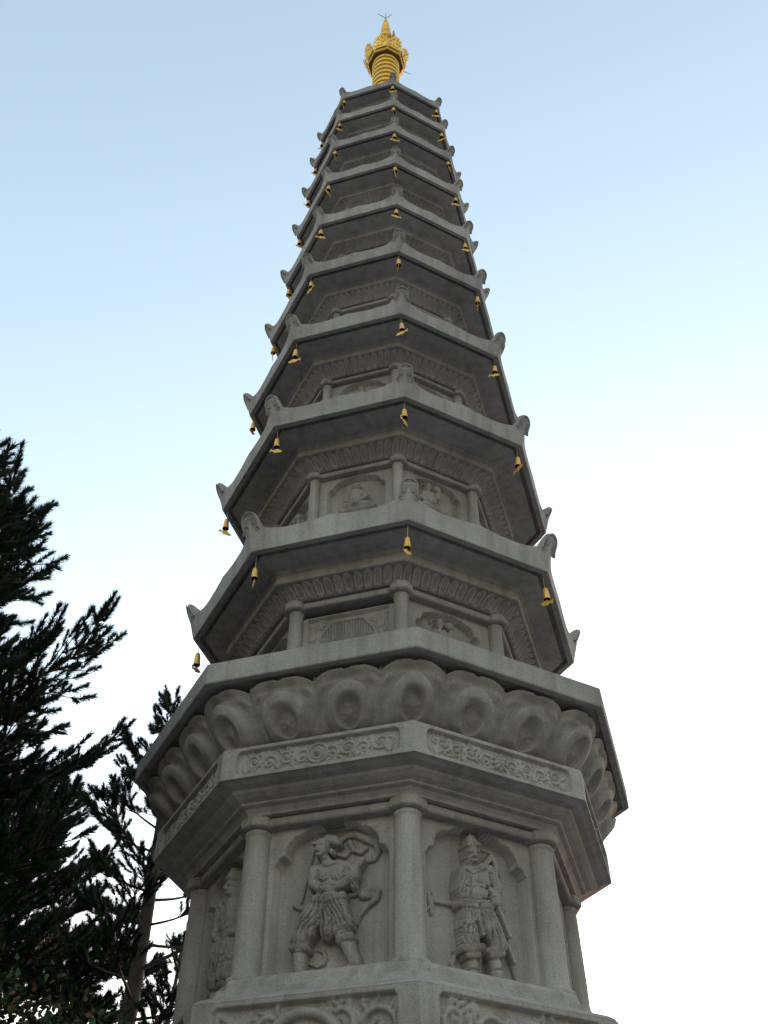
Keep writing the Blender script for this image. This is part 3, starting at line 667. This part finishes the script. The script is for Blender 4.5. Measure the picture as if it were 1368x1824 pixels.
for i in range(9):
    for j in (0, -1, 1, -2, 2):
        if first: t, parts = proto, (w0, b0, w1, f0); first = False
        else:
            t = proto.copy(); COL.objects.link(t); parts = []
            for src in (w0, b0, w1, f0):
                c = src.copy(); COL.objects.link(c); c.parent = t; parts.append(c)
                if src is b0:
                    d = b1.copy(); COL.objects.link(d); d.parent = c
        a = az(j); Rb = RR[i]*.966; wl = WL[i] if (i, j) != (0, 2) else .27
        t.location = (Rb*math.cos(a), Rb*math.sin(a), ZR[i]+ZO)
        t.rotation_euler = (rb.uniform(-.05, .05), rb.uniform(-.05, .05), rb.uniform(0, 6.28))
        s_ = rb.uniform(.80, .90)
        parts[0].scale = (1, 1, (wl+.02)/.21)
        for p in parts[1:]: p.scale = (s_*.86, s_*.86, s_*1.04); p.location = (0, 0, -wl)
        parts[3].scale = (s_*1.05,)*3; parts[3].location = (rb.uniform(-.012, .012), 0, -wl-(.255+rb.uniform(-.01, .02))*s_)
        parts[3].rotation_euler = (0, rb.uniform(-.45, .45), rb.uniform(0, 6.28))
        t['label'] = 'gold wind bell with fish plate under the %s of the %s roof' % (cornw[j], ordw[i])
        t['category'] = 'wind bell'; t['group'] = 'gold wind bells hanging under the roof corners'

# ================================================================== GROUND AND TREES
def ground():
    m, t, b = nodes('weathered_paving'); N = t.nodes; Lk = t.links
    g = N.new('ShaderNodeNewGeometry'); n = N.new('ShaderNodeTexNoise'); n.inputs['Scale'].default_value = .8; n.inputs['Detail'].default_value = 8
    Lk.new(g.outputs['Position'], n.inputs['Vector']); r = N.new('ShaderNodeValToRGB')
    r.color_ramp.elements[0].color = (.16, .163, .167, 1); r.color_ramp.elements[1].color = (.30, .303, .305, 1); Lk.new(n.outputs['Fac'], r.inputs[0]); Lk.new(r.outputs[0], b.inputs['Base Color'])
    b.inputs['Roughness'].default_value = .95
    o = obj('ground', mesh('ground', [(-900, -900, 0), (900, -900, 0), (900, 900, 0), (-900, 900, 0)], [(0, 1, 2, 3)]), m); o['kind'] = 'structure'
ground()

def needle_mat(name, c0, c1):
    m, t, b = nodes(name); N = t.nodes; Lk = t.links
    g = N.new('ShaderNodeNewGeometry'); n = N.new('ShaderNodeTexNoise'); n.inputs['Scale'].default_value = 3.5; n.inputs['Detail'].default_value = 4
    Lk.new(g.outputs['Position'], n.inputs['Vector']); r = N.new('ShaderNodeValToRGB'); r.color_ramp.elements[0].position = .38; r.color_ramp.elements[1].position = .62
    r.color_ramp.elements[0].color = (*c0, 1); r.color_ramp.elements[1].color = (*c1, 1); Lk.new(n.outputs['Fac'], r.inputs[0]); Lk.new(r.outputs[0], b.inputs['Base Color'])
    b.inputs['Roughness'].default_value = .7; b.inputs['Specular IOR Level'].default_value = .2
    return m
NEEDLE = needle_mat('pine_needles', (.012, .026, .018), (.022, .045, .026))
LEAFM = needle_mat('maple_leaves', (.018, .034, .010), (.034, .052, .014))
LEAFR = needle_mat('turning_leaves', (.05, .018, .010), (.075, .028, .013))
BARK = needle_mat('pine_bark', (.035, .026, .022), (.065, .048, .04))

def brush(rs, L, nl, n, wdt=.0075):
    """one needle spray along +Z"""
    t = rs.rand(n)**.8; a = rs.rand(n)*2*np.pi; tilt = .70+.55*rs.rand(n)-.45*t
    l = nl*(.75+.4*rs.rand(n))*(1-.15*t)
    base = np.stack([np.zeros(n), np.zeros(n), t*L], -1)
    d = np.stack([np.cos(a)*np.sin(tilt), np.sin(a)*np.sin(tilt), np.cos(tilt)], -1)
    s = np.stack([-np.sin(a), np.cos(a), np.zeros(n)], -1)*wdt
    return np.stack([base-s, base+s, base+d*l[:, None]], 1).reshape(-1, 3)

def place_brushes(name, P, D, S, rs, L, nl, n, mat, parent, wdt=.0075):
    var = [brush(rs, L, nl, n, wdt) for _ in range(5)]
    P = np.array(P); D = np.array(D); S = np.array(S); D = D/np.linalg.norm(D, axis=1)[:, None]
    ref = np.where(np.abs(D[:, 2:3]) > .9, np.array([[1., 0, 0]]), np.array([[0, 0, 1.]]))
    A = np.cross(D, ref); A /= np.linalg.norm(A, axis=1)[:, None]; B = np.cross(D, A)
    out = []
    for i in range(len(P)):
        v = var[rs.randint(5)]*S[i]
        out.append(v[:, 0:1]*A[i]+v[:, 1:2]*B[i]+v[:, 2:3]*D[i]+P[i])
    V = np.concatenate(out); F = np.arange(len(V)).reshape(-1, 3)
    return obj(name, mesh(name, V, F), mat, parent)

def conifer(label, base, height, lean, profile, seed, nb=60, h0=.15, tw=1.0, droop=.15, upturn=.35, L=.30, nl=.10, n=46, trunk_r=.2, gap=0., az_bias=None, side=1.0, name='pine_tree', step=.16, q0=.22):
    rs = np.random.RandomState(seed); T = thing(name, label, 'tree', base, group=None)
    tp = []
    for i in range(15):
        t = i/14; tp.append(Vector((lean[0]*t+.14*math.sin(t*5+seed), lean[1]*t+.12*math.cos(t*4+seed), height*t)))
    def trunk_at(h):
        t = min(max(h/height, 0), 1)*14; i = min(int(t), 13); return tp[i].lerp(tp[i+1], t-i)
    wood = MB(); V, F = tube(tp, [trunk_r*(1-.86*(i/14))+.015 for i in range(15)], 10)
    obj('trunk', mesh('trunk', V, F, True), BARK, T)
    P = []; D = []; S = []
    golden = 2.39996; a = rs.rand()*6
    for b in range(nb):
        t = h0+(1-h0)*((b+.5)/nb)**.92
        h = height*t; a += golden+rs.uniform(-.3, .3)
        Lb = profile(t)*rs.uniform(.72, 1.08)
        if Lb < .25: Lb = .25
        p = trunk_at(h); pts = [p.copy()]; el = -droop+.75*(t**2)+rs.uniform(-.1, .1); ns = 9
        aa = a
        for k in range(ns):
            q = k/(ns-1); e = el+upturn*q*q*1.6
            aa += rs.uniform(-.09, .09)
            p = p+Vector((math.cos(aa)*math.cos(e), math.sin(aa)*math.cos(e), math.sin(e)))*(Lb/ns); pts.append(p.copy())
        V, F = tube(pts, [max(.006, .018*Lb*(1-k/ns)+.006) for k in range(ns+1)], 5); wood.add(V, F)
        ntw = max(3, int(Lb*4.6*tw))
        for k in range(ntw):
            q = q0+(1-q0)*(k+rs.rand())/ntw
            if rs.rand() < gap: continue
            f = q*ns; i = min(int(f), ns-1); o = pts[i].lerp(pts[i+1], f-i); dr = (pts[i+1]-pts[i]).normalized()
            sgn = 1 if k % 2 else -1; sd_ = Vector((-dr.y, dr.x, 0)).normalized()*sgn
            tl = (Lb*.34*(1.15-q)+.18)*rs.uniform(.6, 1.2)*side
            td = (dr*.75+sd_*rs.uniform(.45, .95)+Vector((0, 0, rs.uniform(-.05, .35)))).normalized()
            e = o+td*tl; V, F = tube([o, o.lerp(e, .5)+Vector((0, 0, -.01)), e], [.009, .007, .004], 4); wood.add(V, F)
            m = max(1, int(tl/step))
            for z_ in range(m):
                s = o.lerp(e, (z_+.4)/m); dd = (td*.8+Vector(rs.uniform(-.7, .7, 3))+Vector((0, 0, .5))).normalized()
                P.append(s); D.append(dd); S.append(rs.uniform(.7, 1.1))
            P.append(e); D.append((td+Vector((0, 0, .35))).normalized()); S.append(rs.uniform(.9, 1.25))
        for q in np.arange(q0+.05, 1, .09/max(.6, Lb)*1.6):
            f = q*ns; i = min(int(f), ns-1); o = pts[i].lerp(pts[i+1], f-i); P.append(o); D.append(Vector(rs.uniform(-.8, .8, 3))+(pts[i+1]-pts[i]).normalized()*1.1+Vector((0, 0, .4))); S.append(rs.uniform(.7, 1.1))
        P.append(pts[-1]); D.append((pts[-1]-pts[-2]).normalized()+Vector((0, 0, .3))); S.append(1.3)
    P.append(tp[-1]); D.append((0, 0, 1)); S.append(1.3)
    obj('branches', wood.mesh('branches'), BARK, T)
    place_brushes('crown', P, D, S, rs, L, nl, n, NEEDLE, T)
    return T

def dirpt(azd, dist, z=0):
    return (dist*math.sin(R_(azd)), -10+dist*math.cos(R_(azd)), z)

TREES = True
if TREES:
    conifer('big dense dark conifer at the left edge, its sprays reaching towards the pagoda', dirpt(-37.0, 10.4), 11.2, (.2, 0), lambda t: min(3.6, 7.4*(1-t)+.35), 11, nb=150, h0=.36, tw=2.5, droop=.0, upturn=.36, L=.22, nl=.085, n=120, trunk_r=.24, name='conifer_tree', side=1.1, step=.13)
    conifer('pine with a slim bent trunk showing against the sky, just left of the pagoda', dirpt(-14.9, 15.5), 11.6, (.45, .2), lambda t: 2.9*(1-t)**.55*(.6+.4*abs(math.sin(t*23))), 5, nb=52, h0=.42, tw=2.5, droop=.10, upturn=.30, L=.16, nl=.105, n=100, trunk_r=.20, gap=.0, side=1.15, q0=.5)
    conifer('open pine standing behind the big conifer, left of the slim pine', dirpt(-20.5, 17), 10.6, (-.3, .3), lambda t: 3.9*(1-t)**.5, 9, nb=84, h0=.28, tw=2.6, droop=.1, upturn=.3, L=.17, nl=.11, n=90, trunk_r=.17, side=1.2, q0=.35)
    conifer('small distant pine peeking out beside the lower left of the pagoda', dirpt(-11.4, 24), 10.9, (0, 0), lambda t: 1.5*(1-t)**.6, 21, nb=30, h0=.5, tw=1.2, L=.22, nl=.12, n=70, trunk_r=.14)

def leafy(label, base, blobs, seed, name='leafy_tree'):
    rs = np.random.RandomState(seed); T = thing(name, label, 'tree', base)
    wood = MB(); LV = []; LR = []
    for (cx, cy, cz, r, n) in blobs:
        V, F = tube([(0, 0, 0), (cx*.3, cy*.3, cz*.5), (cx, cy, cz)], [.09, .05, .02], 6); wood.add(V, F)
        nt_ = n//14
        for _ in range(nt_):
            d = rs.normal(size=3); d /= np.linalg.norm(d); rr = r*rs.rand()**.4*(1+.25*math.sin(5*d[0]+3*d[2]+cx)); c = np.array([cx, cy, cz])+d*rr*np.array([1, 1, .8])
            V, F = tube([(cx, cy, cz-.1), tuple(c)], [.010, .003], 3); wood.add(V, F)
            red = rs.rand() < .10
            for _k in range(26):
                p = c+rs.normal(size=3)*.13; nrm = rs.normal(size=3); nrm[2] += 1.2; nrm /= np.linalg.norm(nrm)
                a = np.cross(nrm, rs.normal(size=3)); a /= np.linalg.norm(a); b_ = np.cross(nrm, a); s = rs.uniform(.026, .042)
                q = [p-a*s*.1, p+a*s*.5+b_*s*.55, p+a*s*1.6, p+a*s*.5-b_*s*.55]
                (LR if red else LV).append(q)
    obj('branches', wood.mesh('branches'), BARK, T)
    for nm, L_, mt in (('crown', LV, LEAFM), ('turning_leaves', LR, LEAFR)):
        V = np.array(L_).reshape(-1, 3); F = np.arange(len(V)).reshape(-1, 4); obj(nm, mesh(nm, V, F), mt, T)
    return T
if TREES:
    b = []
    rs0 = np.random.RandomState(3)
    for k in range(11):
        b.append((rs0.uniform(-1.5, 1.5), rs0.uniform(-.8, .8), rs0.uniform(2.0, 3.5), rs0.uniform(.6, .85), 1800))
    leafy('dark leafy maple with a few reddish leaves in the lower left corner', dirpt(-21.5, 8.2, 0), b+[(-.2, 0, 4.0, .8, 2600), (.8, .1, 3.7, .65, 2000), (-1.2, 0, 4.3, .85, 2600), (-.6, -.2, 3.9, .8, 2600)], 4)
    leafy('low leafy tree at the foot of the slim pine, left of the carved base', dirpt(-14.2, 12.5, 0), [(0, 0, 4.7, .7, 1800), (-.8, .2, 4.9, .7, 1800), (.6, .2, 4.4, .6, 1500), (-.3, 0, 3.6, 1.1, 2600)], 8)
